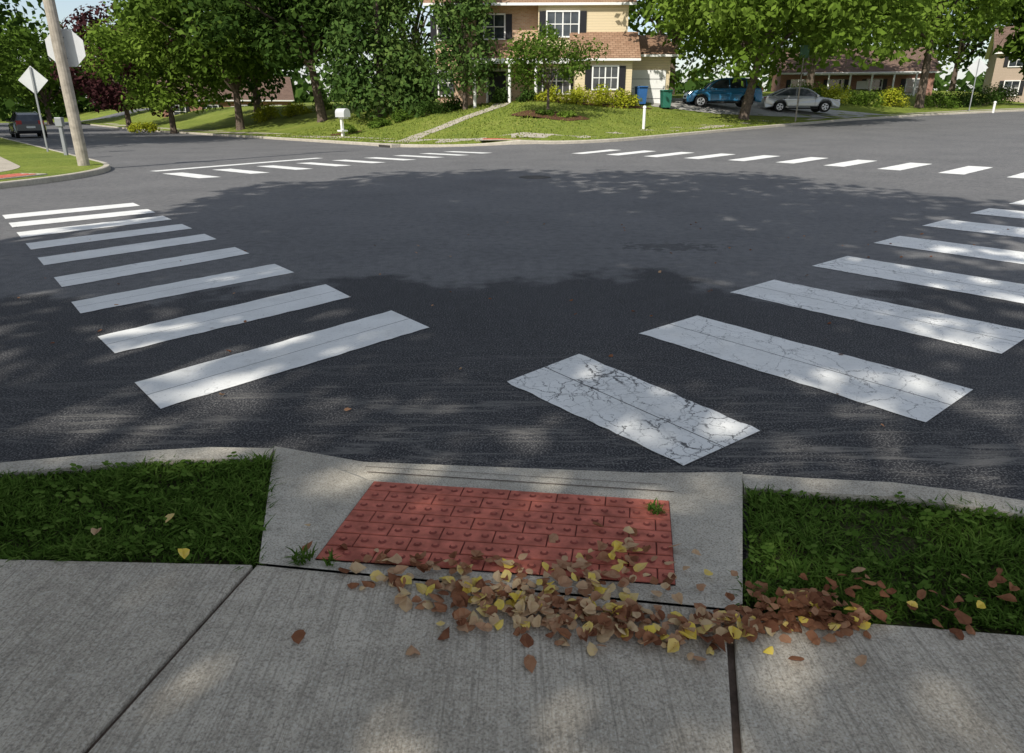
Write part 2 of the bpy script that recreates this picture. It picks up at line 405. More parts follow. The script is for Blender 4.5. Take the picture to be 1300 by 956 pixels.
a0=math.atan2(A[1],A[0]);b0=math.atan2(B[1],B[0])
left=[(CX+RR*A[0]-60*B[0],CY+RR*A[1]-60*B[1])]
xs_l=[CX+RR*math.cos(a0+(math.acos((-1.10-CX)/RR)-a0)*i/16) for i in range(17)]
left+=[(x,arcy(x)) for x in xs_l]
xs_r=[CX+RR*math.cos(math.acos((1.02-CX)/RR)+(b0-math.acos((1.02-CX)/RR))*i/16) for i in range(17)]
right=[(x,arcy(x)) for x in xs_r]+[(CX+RR*B[0]-60*A[0],CY+RR*B[1]-60*A[1])]
curb("curb",left,normals(left,-1),lambda q:.13 if q[0]<-1.4 else .13-.02*ss((q[0]+1.4)/.3),.135)
curb("curb",right,normals(right,-1),lambda q:.07+.06*ss((q[0]-1.0)/.8),.145)
nl,nr=normals(left,-1),normals(right,-1)
il=off_path(left,nl,.135);ir=off_path(right,nr,.145)
poly=il[:-1]+[(-1.09,2.74),(-.867,1.955),(-.85,1.3),(.6,1.3),(.718,1.755),(.95,2.30),(1.0,2.50)]+ir[1:]+[(CX,CY-80)]
def soiloff(x,y):
    d=math.dist((x,y),(1.05,2.5));return .10-.055*ss(1-d/.75) if d<.75 else .10
cdt_sheet("lawn",poly,soiloff,2.5,M_soil)
def slab(mb,poly,z0,z1,mat,bev=.008):
    import bmesh
    bm=bmesh.new();vs=[bm.verts.new((x,y,z0)) for x,y in poly];f=bm.faces.new(vs)
    r=bmesh.ops.extrude_face_region(bm,geom=[f]);top=[v for v in r['geom'] if isinstance(v,bmesh.types.BMVert)]
    for v in top:v.co.z=z1
    bmesh.ops.recalc_face_normals(bm,faces=bm.faces)
    te=[e for e in bm.edges if all(v in top for v in e.verts)]
    bmesh.ops.bevel(bm,geom=te,offset=bev,segments=2,profile=.5,affect='EDGES')
    bm.verts.index_update();i=len(mb.v);mb.v+=[tuple(v.co) for v in bm.verts];k=mb.mi(mat)
    for f in bm.faces: mb.f.append(tuple(i+v.index for v in f.verts));mb.m.append(k)
    bm.free()
mb=MB()
slab(mb,[(-.883,1.947),(-1.385,-.3),(-3.4,-.3),(-3.0,2.02)],0,.13,M_walk)
slab(mb,[(-.866,1.946),(-1.362,-.3),(.147,-.3),(.658,1.724)],0,.13,M_walk)
slab(mb,[(.679,1.718),(.165,-.3),(2.1,-.3),(2.25,1.53)],0,.13,M_walk)
slab(mb,[(2.27,1.528),(2.12,-.3),(4.3,-.3),(4.3,1.25)],0,.13,M_walk)
slab(mb,[(-3.02,2.02),(-3.42,-.3),(-5.2,-1.0),(-5.2,1.6)],0,.13,M_walk)
mb.obj("sidewalk",fix=True)
mb=MB();mb.face([(-3.2,1.9,.112),(-3.2,-.3,.112),(2.3,-.3,.112),(2.3,1.5,.112),(.7,1.70,.112),(-.88,1.93,.112)],M_grime);up(mb.obj("sidewalk_bed"))
# curb ramp
A0=(-1.10,arcy(-1.10)-.01,.112);A1=(-.70,arcy(-.70)-.005,.018);A2=(.62,arcy(.62)-.005,.018);A3=(1.02,arcy(1.02)-.01,.07)
A1b=(-.70,2.72,.026);A2b=(.74,2.545,.026)
B1=(-.61,2.65,.03);B2=(.66,2.49,.03);C1=(-.68,1.985,.118);C2=(.535,1.85,.118);D0=(-.862,1.952,.13);D3=(.66,1.73,.13);D3b=(.72,1.75,.13)
mb=MB();K=M_curb
for f in([A0,A1,A1b],[A0,A1b,B1],[A0,B1,C1],[A0,C1,D0],[A1,A2,A2b,A1b],[A1b,A2b,B2,B1],[A2,A3,A2b],[A2b,A3,B2],[A3,D3b,B2],[B2,D3b,C2],[C2,D3b,D3],[D0,C1,C2,D3]): mb.face(f,K)
lip=[A0,A1,A2,A3]
for p,q in zip(lip,lip[1:]): mb.face([p,q,(q[0],q[1],-.05),(p[0],p[1],-.05)],K)
mb.face([A0,D0,(D0[0],D0[1],0),(A0[0],A0[1],0)],K);mb.face([A3,D3b,(D3b[0],D3b[1],0),(A3[0],A3[1],0)],K)
def groove(p,q,w=.006):
    p,q=Vector(p),Vector(q);d=(q-p).normalized();s=Vector((-d.y,d.x,0))*w/2;z=Vector((0,0,.0025))
    mb.face([p-s+z,q-s+z,q+s+z,p+s+z],M_grime)
groove((-.66,2.745,.0255),(.70,2.575,.0255));groove((-.68,2.80,.023),(.66,2.64,.0232),.003);groove((-.75,2.09,.114),(-.70,2.60,.05),.003)
up(mb.obj("curb_ramp"))
# brick tactile mat
mb=MB();m0,m1,m2,m3=[Vector(v)+Vector((0,0,.004)) for v in(C1,C2,B2,B1)]
def mp(u,v,h=0): p=m0.lerp(m1,u).lerp(m3.lerp(m2,u),v);return (p.x,p.y,p.z+h)
mb.face([mp(0,0),mp(1,0),mp(1,1),mp(0,1)],M_jred)
rows=7;nb=6.3
for r in range(rows):
    v0,v1=r/rows,(r+1)/rows;x=-.5 if r%2 else 0
    while x<nb:
        u0,u1=max(0,x)/nb,min(nb,x+1)/nb;x+=1
        if u1-u0<.02: continue
        gu,gv=.0022/1.27,.0035/.66;iu,iv=.002/1.27,.002/.66;hh=.0035+random.uniform(-.0008,.0008)
        o_=[mp(u0+gu,v0+gv),mp(u1-gu,v0+gv),mp(u1-gu,v1-gv),mp(u0+gu,v1-gv)]
        t_=[mp(u0+gu+iu,v0+gv+iv,hh),mp(u1-gu-iu,v0+gv+iv,hh),mp(u1-gu-iu,v1-gv-iv,hh),mp(u0+gu+iu,v1-gv-iv,hh)]
        mb.face(t_,M_red)
        for k in range(4): mb.face([o_[k],o_[(k+1)%4],t_[(k+1)%4],t_[k]],M_red)
        nd=3 if u1-u0>.12 else 1
        for k in range(nd):
            c=Vector(mp(u0+(u1-u0)*(k+.5)/nd,(v0+v1)/2,hh+.0012));n6=10
            a1=[(c.x+.0155*math.cos(6.283*j/n6),c.y+.0155*math.sin(6.283*j/n6),c.z-.0135*0-.135*.0155*math.sin(6.283*j/n6)) for j in range(n6)]
            a2=[(c.x+.0085*math.cos(6.283*j/n6),c.y+.0085*math.sin(6.283*j/n6),c.z+.005-.135*.0085*math.sin(6.283*j/n6)) for j in range(n6)]
            mb.face(a2,M_red)
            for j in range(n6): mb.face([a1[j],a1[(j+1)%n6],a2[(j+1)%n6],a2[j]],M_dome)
mb.obj("brick_tactile_paving")
# grass near
def in_left(x,y): return y>1.975-.01*(x+.9)+.02*math.sin(x*23) and y<arcy(x,RR-.125)+.012*math.sin(x*31) and x< -.86-(y-1.96)*.28+.01*math.sin(y*40)
def in_right(x,y): return y>1.745-.125*(x-.72)+.02*math.sin(x*27) and y<arcy(x,RR-.14)+.012*math.sin(x*29) and x> .725+(y-1.76)*.37+.01*math.sin(y*37)
def in_weed(x,y): return math.dist((x,y),(.58,2.38))<.035 or math.dist((x,y),(-.72,1.97))<.035 or math.dist((x,y),(-.62,1.955))<.02
def blades(name,test,x0,x1,y0,y1,n,h0,h1,mat,zf=lambda x,y:soiloff(x,y)-.002):
    mb=MB();rn=[];k=mb.mi(mat);c=0
    while c<n:
        x,y=random.uniform(x0,x1),random.uniform(y0,y1)
        if not test(x,y): continue
        c+=1;cl=.5+.5*math.sin(x*9+2*math.sin(y*11))*math.cos(y*13+x*3);h=random.uniform(h0,h1)*(.5+.8*cl);a=random.uniform(0,6.28);w=random.uniform(.002,.0045)
        ln=random.uniform(.5,1.7)*h;dx,dy=math.cos(a),math.sin(a);px,py=-dy*w,dx*w;i=len(mb.v);z=zf(x,y)
        mb.v+=[(x-px,y-py,z),(x+px,y+py,z),(x+px*.8+dx*ln*.4,y+py*.8+dy*ln*.4,z+h*.6),(x-px*.8+dx*ln*.4,y-py*.8+dy*ln*.4,z+h*.6),(x+dx*ln,y+dy*ln,z+h*.85)]
        mb.f+=[(i,i+1,i+2,i+3),(i+3,i+2,i+4)];mb.m+=[k,k];q=min(1,max(0,random.gauss(.25+.4*cl,.25)));rn+=[q,q]
    for _ in range(n//22):
        x,y=random.uniform(x0,x1),random.uniform(y0,y1)
        if not test(x,y): continue
        r=random.uniform(.007,.018);z=zf(x,y)+random.uniform(.02,.05);a=random.uniform(0,6);tx,ty=random.uniform(-.5,.5),random.uniform(-.5,.5)
        for lobe in range(3):
            aa=a+lobe*2.1;cx,cy=x+math.cos(aa)*r*.8,y+math.sin(aa)*r*.8
            i=len(mb.v);mb.v+=[(cx+r*.75*math.cos(t*1.2566),cy+r*.75*math.sin(t*1.2566),z+(cx-x+r*math.cos(t*1.2566))*tx+(cy-y)*ty) for t in range(5)]
            mb.f.append((i,i+1,i+2,i+3,i+4));mb.m.append(k);rn.append(random.uniform(.4,1))
    return mb.obj(name,rnd=rn)
blades("grass",in_left,-3.2,-.84,1.95,2.85,16000,.02,.055,M_blade)
blades("grass",in_right,.72,3.2,1.35,2.75,16000,.02,.055,M_blade)
def surfz(x,y):
    if y<1.86-.135*x or x>.72 or x<-.88: return .13
    return max(.03,.13+(y-(1.9-.11*x))*-.135)
blades("weed",in_weed,-.8,.65,1.93,2.42,160,.02,.04,M_blade,surfz)
# fallen leaves
def leaves(name,samples):
    mb=MB();rn=[];k=mb.mi(M_dry)
    for (x,y,z,s,c) in samples:
        a=random.uniform(0,6.28);cu=random.uniform(-1.3,1.3);tl=Matrix.Rotation(a,3,'Z')@Matrix.Rotation(random.uniform(-.5,.5),3,'X')@Matrix.Rotation(random.uniform(-.5,.5),3,'Y')
        out=[(-.45,0),(-.36,.28),(-.05,.42),(.25,.30),(.58,0),(.25,-.30),(-.05,-.42),(-.36,-.28)]
        jit=[random.uniform(.75,1.15) for _ in out]
        P=[]
        for (u,v),j in zip(out,jit):
            w=Vector((u*j,v*j,cu*(abs(v)**1.3)+.35*cu*u*u));P.append(tl@w*s+Vector((x,y,z)))
        mid=[tl@Vector((t,0,.35*cu*t*t))*s+Vector((x,y,z)) for t in(-.2,.15)]
        i=len(mb.v);mb.v+=[tuple(p) for p in P]+[tuple(p) for p in mid]
        fs=[(0,8,1),(1,8,2),(2,8,9),(2,9,3),(3,9,4),(4,9,5),(5,9,6),(6,9,8),(6,8,7),(7,8,0)]
        mb.f+=[tuple(i+j for j in f) for f in fs];mb.m+=[k]*10
        rn+=[min(1,max(0,c+random.uniform(-.05,.05))) for _ in range(10)]
    return mb.obj(name,rnd=rn)
S=[]
def addl(n,cx,cy,sx,sy,ang,zr,smin=.028,smax=.058,red=False):
    for _ in range(n):
        u,v=random.gauss(0,sx),random.gauss(0,sy);x=cx+u*math.cos(ang)-v*math.sin(ang);y=cy+u*math.sin(ang)+v*math.cos(ang)
        d=math.exp(-(u/sx)**2/2-(v/sy)**2/2)
        c=random.choice([.02,.1,.15,.2,.25,.35] if red else [.05,.15,.22,.3,.38,.45,.52,.6,.68,.75])
        if random.random()<(.06 if red else .15): c=random.uniform(.85,1)
        S.append((x,y,surfz(x,y)+.012+random.random()*zr*d,random.uniform(smin,smax),c))
addl(190,.04,1.73,.22,.06,-.14,.02);addl(110,.30,1.65,.17,.05,-.15,.025);addl(85,.22,1.88,.23,.06,-.08,.012);addl(30,.40,2.0,.10,.07,0,.005)
addl(200,.90,1.69,.085,.045,-.05,.06,.026,.05,True);addl(60,.60,1.64,.10,.045,0,.02);addl(22,1.5,1.66,.3,.06,-.1,.01,red=True);addl(45,-.32,1.91,.13,.05,-.2,.01);addl(35,1.15,1.77,.22,.07,0,.02,.026,.045,True)
for x,y,c in((-1.13,1.98,.97),(-.62,1.60,.1),(-.28,1.55,.5),(-1.28,2.2,.85),(-.35,1.75,.6),(.05,1.5,.3),(-.72,2.03,.2),(-.6,2.06,.05),(1.15,1.9,.5),(-1.5,2.1,.6),(-.78,2.2,.7)):
    S.append((x,y,surfz(x,y)+.015,.05,c))
leaves("fallen_leaves",S)
S=[]
for _ in range(110):
    x,y=random.uniform(-8,9),random.uniform(3.2,10)
    S.append((x,y,.012,random.uniform(.02,.045),random.random()*.6))
leaves("fallen_leaves",S)

# ------------------------------------------------------------ trees
def leafmesh(name,centers,rad,nleaf,size,mat,trunk,loc,flat=.75,shade=None,aspect=.6,droop=0):
    k=len(centers);w=rad**2;w=w/w.sum();idx=rng.choice(k,nleaf,p=w)
    d=rng.normal(size=(nleaf,3));d/=np.linalg.norm(d,axis=1,keepdims=True)
    r=rng.random(nleaf)**.45
    p=centers[idx]+d*(rad[idx]*r)[:,None]*np.array([1,1,flat])
    nrm=d*.8+rng.normal(size=(nleaf,3))*.5+np.array([0,0,.45]);nrm/=np.linalg.norm(nrm,axis=1,keepdims=True)
    t=np.cross(nrm,rng.normal(size=(nleaf,3)));t/=np.linalg.norm(t,axis=1,keepdims=True)
    if droop: t[:,2]-=droop;t/=np.linalg.norm(t,axis=1,keepdims=True)
    bt=np.cross(nrm,t);s=size*rng.uniform(.6,1.3,nleaf)[:,None]
    q=np.stack([p-t*s*.5,p+bt*s*aspect*.5-t*s*.05,p+t*s*.5,p-bt*s*aspect*.5-t*s*.05],1).reshape(-1,3)
    cl=rng.uniform(-.25,.25,k)
    rn=np.clip(.5+cl[idx]+rng.normal(0,.16,nleaf),0,1)
    mb=trunk;nv=len(mb.v);nf=len(mb.f);nfl=nleaf
    tv=np.array(mb.v) if nv else np.zeros((0,3))
    me=bpy.data.meshes.new(name)
    mi=mb.mi(mat)
    faces=mb.f+[tuple(x) for x in (np.arange(nfl*4).reshape(-1,4)+nv).tolist()]
    me.from_pydata(tv.tolist()+q.tolist(),[],faces)
    for m in mb.mats: me.materials.append(m)
    me.polygons.foreach_set("material_index",mb.m+[mi]*nfl)
    at=me.attributes.new("rnd",'FLOAT','FACE');at.data.foreach_set("value",np.concatenate([np.full(nf,.5),rn]))
    me.update();o=bpy.data.objects.new(name,me);scene.collection.objects.link(o);o.location=loc;return o
def tree(name,x,y,h,r,zb,mat,nleaf=9000,size=.22,nc=60,tr=.2,cx=0,cy=0,seed=None,z0=None,top=.6,cr=.24):
    z=(H(x,y)+.1) if z0 is None else z0
    cz=(h+zb)/2;rz=(h-zb)/2
    d=rng.normal(size=(nc,3));d/=np.linalg.norm(d,axis=1,keepdims=True)
    rr=rng.random(nc)**.38*(.72+.3*rng.random(nc))
    c=d*rr[:,None]*np.array([r,r,rz])
    k=np.clip((c[:,2]/rz+1)/2,0,1);tap=1-top*.5*k**2
    c[:,0]*=tap;c[:,1]*=tap
    c+=np.array([cx,cy,cz]);rad=r*cr*rng.uniform(.7,1.35,nc)
    mb=MB();fork=Vector((cx*.3,cy*.3,zb+rz*.25))
    mb.cyl((0,0,-.3),(0,0,.25),tr*1.5,tr*1.12,M_bark,9,False);mb.cyl((0,0,.2),fork,tr*1.14,tr*.75,M_bark,9,False)
    for i in rng.choice(nc,min(nc,11),replace=False):
        e=Vector(c[i]);m=fork.lerp(e,.5)+Vector((0,0,rz*.12));mb.cyl(fork-Vector((0,0,.2)),m,tr*.5,tr*.26,M_bark,6,False);mb.cyl(m,e,tr*.26,tr*.06,M_bark,5,False)
    return leafmesh(name,c,rad,nleaf,size,mat,mb,(x,y,z))
def conifer(name,x,y,h,r,zb,mat,nleaf=7000,size=.25):
    nc=110;z=H(x,y)+.1;t=rng.random(nc);zz=zb+(h-zb)*t**1.1;rr=r*(1-t**1.1)**.8*rng.uniform(.45,1,nc)*.85;a=rng.random(nc)*6.283
    c=np.stack([rr*np.cos(a),rr*np.sin(a),zz],1);rad=(.2+.26*(1-t))*r*rng.uniform(.7,1.2,nc)+.12
    mb=MB();mb.cyl((0,0,-.3),(0,0,h*.95),r*.07,.02,M_bark,8,False)
    return leafmesh(name,c,rad,nleaf,size,mat,mb,(x,y,z),.7,aspect=.5,droop=.5)
def shrub(name,x,y,rx,ry,rz,mat,nleaf=1200,size=.1,z0=None):
    nc=16;d=rng.normal(size=(nc,3));d/=np.linalg.norm(d,axis=1,keepdims=True);c=d*rng.uniform(.4,.8,nc)[:,None]*np.array([rx,ry,rz]);c[:,2]=abs(c[:,2])*.9+rz*.12
    rad=rng.uniform(.3,.45,nc)*min(rx,rz*1.3)
    mb=MB()
    for i in range(5): mb.cyl((0,0,-.1),tuple(c[i]),.02,.01,M_bark,4,False)
    return leafmesh(name,c,rad,nleaf,size,mat,mb,(x,y,(H(x,y)+.12) if z0 is None else z0),.9)
tree("shade_tree",-5.3,-1.2,15,7.4,6.5,M_lf_mid,14000,.50,130,.3,.2,2.4,top=.1,cr=.2)
tree("shade_tree",-8.0,-10.5,15,7.5,6,M_lf_mid,8500,.44,75,.3,1.3,2.2,top=.2,cr=.22)
tree("lawn_tree",1.8,36.1,4.3,2.5,1.0,M_lf_mid,4800,.17,34,.07,top=.4,cr=.26)
tree("maple_tree",13.3,41.2,15,9.8,1.4,M_lf_light,29000,.38,190,.26,1.4,-.6,top=.15,cr=.16)
tree("maple_tree",31,55,14.5,8.5,3.6,M_lf_light,14000,.40,90,.28,top=.3,cr=.2)
tree("maple_tree",24.5,60,14,7.5,2.4,M_lf_mid,9500,.45,80,.28,top=.3,cr=.22)
tree("maple_tree",-13.2,50,16,7.0,1.9,M_lf_dark,13000,.44,90,.3,-1.5,0,top=.4)
conifer("cedar_tree",-8.3,46,13,4.3,.5,M_lf_cedar,13000,.37)
conifer("spruce_tree",-2.7,41.8,16,2.2,1.3,M_lf_cedar,9000,.30)
tree("oak_tree",-20.5,54,16,7.5,1.0,M_lf_mid,12000,.46,90,.28,top=.4)
tree("oak_tree",-27,57,11,5.6,.8,M_lf_light,11000,.37,70,.22,top=.5)
tree("oak_tree",-24,68,11,7,1.5,M_lf_dark,6000,.55,60,.3)
tree("plum_tree",-38.5,72,12,6,1.0,M_lf_maroon,7000,.45,60,.25)
tree("oak_tree",-30.5,31,17,9,4.8,M_lf_dark,15000,.46,100,.3,1.2,0,top=.3)
tree("oak_tree",-38,43,13,8.5,3.0,M_lf_dark,10000,.5,80,.3,0,0,top=.3)
tree("oak_tree",-48,60,12,8,1,M_lf_mid,7500,.55,60,.3)
for x,y,h,r,m in((-10,70,18,9,M_lf_dark),(2,68,16,8,M_lf_mid),(14,64,18,9,M_lf_mid),(24,78,18,9,M_lf_dark),(38,82,18,10,M_lf_mid),(52,86,18,10,M_lf_dark),(66,84,17,10,M_lf_mid),(43,58,11,4.5,M_lf_mid),(-58,90,13,9,M_lf_mid),(-46,98,13,9,M_lf_dark),(-66,76,13,9,M_lf_dark)):
    tree("background_tree",x,y,h,r,1,m,5500,.72,55,.3)
c=[];
for a in np.linspace(-1.2,1.2,130):
    R=150+rng.uniform(-8,25);
    for k in range(3): c.append((R*math.sin(a)+rng.uniform(-4,4),R*math.cos(a)+rng.uniform(-4,4),rng.uniform(-1,7.5)))
c=np.array(c);leafmesh("distant_trees",c,rng.uniform(5,7,len(c)),16000,2.4,M_lf_dark,MB(),(0,0,0))

for x,y,rx,rz,m in((2.2,41.0,.9,.8,M_lf_yel),(3.6,40.8,1.2,1.0,M_lf_yel),(5.1,40.8,1.2,1.1,M_lf_yel),(6.5,41.0,1.0,1.1,M_lf_yel),(.9,41.4,.7,.8,M_lf_dark),(-5.0,42.4,1.1,.8,M_lf_dark),(-3.6,42.2,1.0,.8,M_lf_dark),(-6.4,42.5,1.1,.7,M_lf_mid),(-.6,42.0,.8,.9,M_lf_dark),(-7.6,41.5,1.0,.5,M_lf_mid),(-9.4,40.9,.6,.6,M_lf_light)):
    shrub("shrub",x,y,rx,rx*.8,rz,m,1500,.13)
for x,y,rx,rz,m in((21.5,53,1.8,1.2,M_lf_mid),(23.5,53,1.8,1.3,M_lf_yel),(26,53.5,1.8,1.3,M_lf_light),(28.8,54.5,1.5,1.4,M_lf_yel),(33,56,1.8,1.3,M_lf_mid),(36,58,2.2,1.5,M_lf_dark),(39,60,2.2,1.6,M_lf_dark),(42,62,2.2,1.7,M_lf_mid),(-17,57,1.3,1.0,M_lf_yel),(-14.8,57,1,.8,M_lf_light),(-31,60,1.5,.8,M_lf_yel),(-19.5,58,1.6,1.2,M_lf_yel)):
    shrub("shrub",x,y,rx,rx*.8,rz,m,1300,.18)
for i in range(5): shrub("hostas",1.8+random.uniform(-1.1,1.3),36.1+random.uniform(-.5,.3),.35,.35,.28,M_lf_mid if i%2 else M_lf_light,250,.12)
def bed(x,y,rx,ry):
    P=[];
    for i in range(28):
        a=6.283*i/28;q=1+.08*math.sin(3*a)+.05*math.sin(5*a+1);P.append((x+rx*q*math.cos(a),y+ry*q*math.sin(a)))
    cdt_sheet("mulch_bed",P,.15,.6,M_mulch)
bed(1.9,36.0,1.9,1.0);bed(4.2,41.2,3.6,.9);bed(-9.6,41,.9,.7)
def tufts():
    n=22000;mb=MB();rn=[];kk=mb.mi(M_lawnbl);c=0
    while c<n:
        ta=random.uniform(10.2,34);tb=random.uniform(6.3,40)
        x,y=T(ta,tb)
        if (ta-18)**2+(tb-14)**2>7.8**2 and ta<18 and tb<14: continue
        if y>41 and x>8: continue
        c+=1;h=random.uniform(.04,.09);a=random.uniform(0,6.28);w=.035;z=H(x,y)+.12;dx,dy=math.cos(a)*w,math.sin(a)*w
        i=len(mb.v);mb.v+=[(x-dx,y-dy,z),(x+dx,y+dy,z),(x+dy*1.2,y-dx*1.2,z+h)];mb.f.append((i,i+1,i+2));mb.m.append(kk);rn.append(random.random())
    mb.obj("grass",rnd=rn)
tufts()
cdt_sheet("driveway",[(8.2,42.2),(8.2,46.5),(17,49.6),(21.5,49.2),T(10.1,39),T(10.1,33.5),(17,43.6),(12,42.2)],.14,1.2,M_drive)
pp=[T(14.5,8.4),(-5.0,33.6),(-4.6,35.5),(-2.8,38.2),(-.8,40.3),(-.4,42.6)]
pp=resample(pp,.7);strip("garden_path",pp,normals(pp,1),-.5,.5,.14,M_walk)

# ------------------------------------------------------------ houses
def window(mb,x,y,z,w,h,shut=True,n=1):
    mb.box((x,y-.02,z+h/2),(w,.06,h),M_glass)
    t=.08
    mb.box((x,y-.05,z-t/2),(w+2*t,.14,t),M_white);mb.box((x,y-.05,z+h+t/2),(w+2*t,.12,t),M_white)
    for s in(-1,1): mb.box((x+s*(w/2+t/2),y-.05,z+h/2),(t,.12,h),M_white)
    mb.box((x,y-.06,z+h/2),(w,.05,.05),M_white)
    for i in range(1,n*2): mb.box((x-w/2+w*i/(n*2),y-.058,z+h/2),(.07 if i%2==0 else .03,.05,h),M_white)
    if shut:
        for s in(-1,1): mb.box((x+s*(w/2+t+.2),y-.03,z+h/2),(.36,.06,h+.1),M_shut)
def gable_roof(mb,x0,x1,y0,y1,ze,zr,ov,mat,th=.14):
    ym=(y0+y1)/2;s=(zr-ze)/(ym-y0);e=ze-s*ov
    for a,b in((y0-ov,ym),(y1+ov,ym)):
        P=[(x0-ov,a,e),(x1+ov,a,e),(x1+ov,b,zr),(x0-ov,b,zr)]
        mb.face([(p[0],p[1],p[2]+th) for p in P],mat);mb.face(P[::-1],M_white)
        mb.face([(P[0][0],a,e),(P[1][0],a,e),(P[1][0],a,e+th),(P[0][0],a,e+th)],M_white)
        for k in(0,1):
            X=x0-ov if k==0 else x1+ov
            mb.face([(X,a,e),(X,b,zr),(X,b,zr+th),(X,a,e+th)],M_white)
h=empty("brick_house",(0,43,1.45),-.03)
mb=MB();mb.box((-1.0,4.5,2.75),(5.0,8,6.5),M_brick);mb.box((-4.0,4.8,2.75),(1.2,7.4,6.5),M_brick);mb.obj("brick_walls",parent=h)
mb=MB();mb.box((4.05,4.2,2.75),(5.1,9,6.5),M_sid);mb.box((5.2,-.95,1.0),(3.2,1.3,3.2),M_sid)
mb.box((8.0,4.5,1.2),(2.8,7,3.6),M_sid)
for y0,y1 in((-.3,8.7),): mb.face([(6.6,y0,6),(6.6,y1,6),(6.6,(y0+y1)/2,8.3)],M_sid)
mb.obj("siding_walls",parent=h)
mb=MB();gable_roof(mb,-4.6,6.6,-.2,8.7,5.75,8.3,.4,M_roof)
def shed(x0,x1,y0,z0,y1,z1):
    mb.face([(x0,y0,z0+.12),(x1,y0,z0+.12),(x1,y1,z1+.12),(x0,y1,z1+.12)],M_roof);mb.face([(x0,y1,z1),(x1,y1,z1),(x1,y0,z0),(x0,y0,z0)],M_white)
    mb.face([(x0,y0,z0),(x1,y0,z0),(x1,y0,z0+.12),(x0,y0,z0+.12)],M_white)
    for X in(x0,x1): mb.face([(X,y0,z0),(X,y1,z1),(X,y1,z1+.12),(X,y0,z0+.12)],M_white)
shed(3.3,7.2,-2.0,2.55,-.3,4.05);shed(-2.3,3.28,-1.5,2.6,.5,3.5)
shed(6.62,9.7,.3,2.9,4.5,4.3)
mb.obj("roof",parent=h)
mb=MB();window(mb,2.9,-.3,3.95,1.75,1.25,True,2)
window(mb,-1.05,.5,3.9,1.15,1.25);window(mb,-3.9,1.1,3.9,1.0,1.25);window(mb,5.3,-1.6,1.1,1.35,1.15,True,2);window(mb,2.6,-.3,.9,1.5,1.3,True,2);window(mb,-3.9,1.1,.8,1.1,1.4)
mb.obj("windows",parent=h)
mb=MB();mb.box((-.9,.47,1.05),(1.0,.1,2.1),M_shut);mb.box((-.9,.46,2.2),(1.3,.12,.15),M_white)
for s in(-1,1): mb.box((-.9+s*.6,.46,1.1),(.12,.12,2.2),M_white)
mb.box((.4,-.6,-.05),(5.2,2,.2),M_drive);mb.obj("front_door",parent=h)
mb=MB()
for X in(-2.1,-.1,1.4): mb.cyl((X,-1.35,0),(X,-1.35,2.6),.09,.08,M_white,10)
mb.box((.5,-1.42,2.55),(5.5,.12,.22),M_white);mb.obj("porch_columns",parent=h)
mb=MB();mb.box((8.0,.96,1.1),(2.3,.08,2.2),M_white)
for k in range(3): mb.box((8.0,.915,.6+k*.55),(2.2,.02,.02),M_shut)
mb.obj("garage_door",parent=h)
mb=MB();mb.box((-.5,4.5,8.6),(.9,.7,2.0),M_brick);mb.obj("chimney",parent=h)

def house2(name,x,y,z,rz,w,d,he,hr,wall,roofm,nw,porch=False):
    h=empty(name,(x,y,z),rz)
    mb=MB();mb.box((0,d/2,he/2-.5),(w,d,he+1),wall)
    for s in(-1,1): mb.face([(s*w/2,0,he),(s*w/2,d,he),(s*w/2,d/2,hr)],wall)
    mb.obj("walls",parent=h)
    mb=MB();gable_roof(mb,-w/2,w/2,0,d,he+.02,hr,.4,roofm);mb.obj("roof",parent=h)
    mb=MB()
    for i in range(nw):
        X=-w/2+w*(i+.5)/nw;window(mb,X,0,.9,1.2,1.3)
        if he>4.5: window(mb,X,0,3.6,1.2,1.2)
    mb.obj("windows",parent=h)
    mb=MB();mb.box((w*.05,-.03,1.05),(1,.1,2.1),M_white)
    mb.obj("front_door",parent=h)
    if porch:
        mb=MB();mb.box((0,-1.2,2.65),(w*.7,2.4,.15),M_white);
        for i in range(6): mb.box((-w*.34+w*.68*i/5,-2.3,1.3),(.14,.14,2.6),M_white)
        for i in range(40): mb.box((-w*.34+w*.68*i/39,-2.3,.5),(.04,.04,.8),M_white)
        mb.box((0,-2.3,.92),(w*.7,.06,.06),M_white);mb.box((0,-1.2,0),(w*.7,2.4,.3),M_drive);mb.obj("porch",parent=h)
    return h
house2("brick_house",31.5,67,1.7,-.25,13,8,2.9,5.0,M_brick2,M_roof2,4,True)
house2("suburban_house",55,71,1.8,-.5,14,9,5.0,7.6,M_sid2,M_roof2,4)
house2("brick_house",-33,84,-.5,.35,14,8,2.9,5.4,M_brick2,M_roof2,4)
house2("suburban_house",80,74,1.8,-.6,14,9,5.4,8.2,M_sid,M_roof,4)

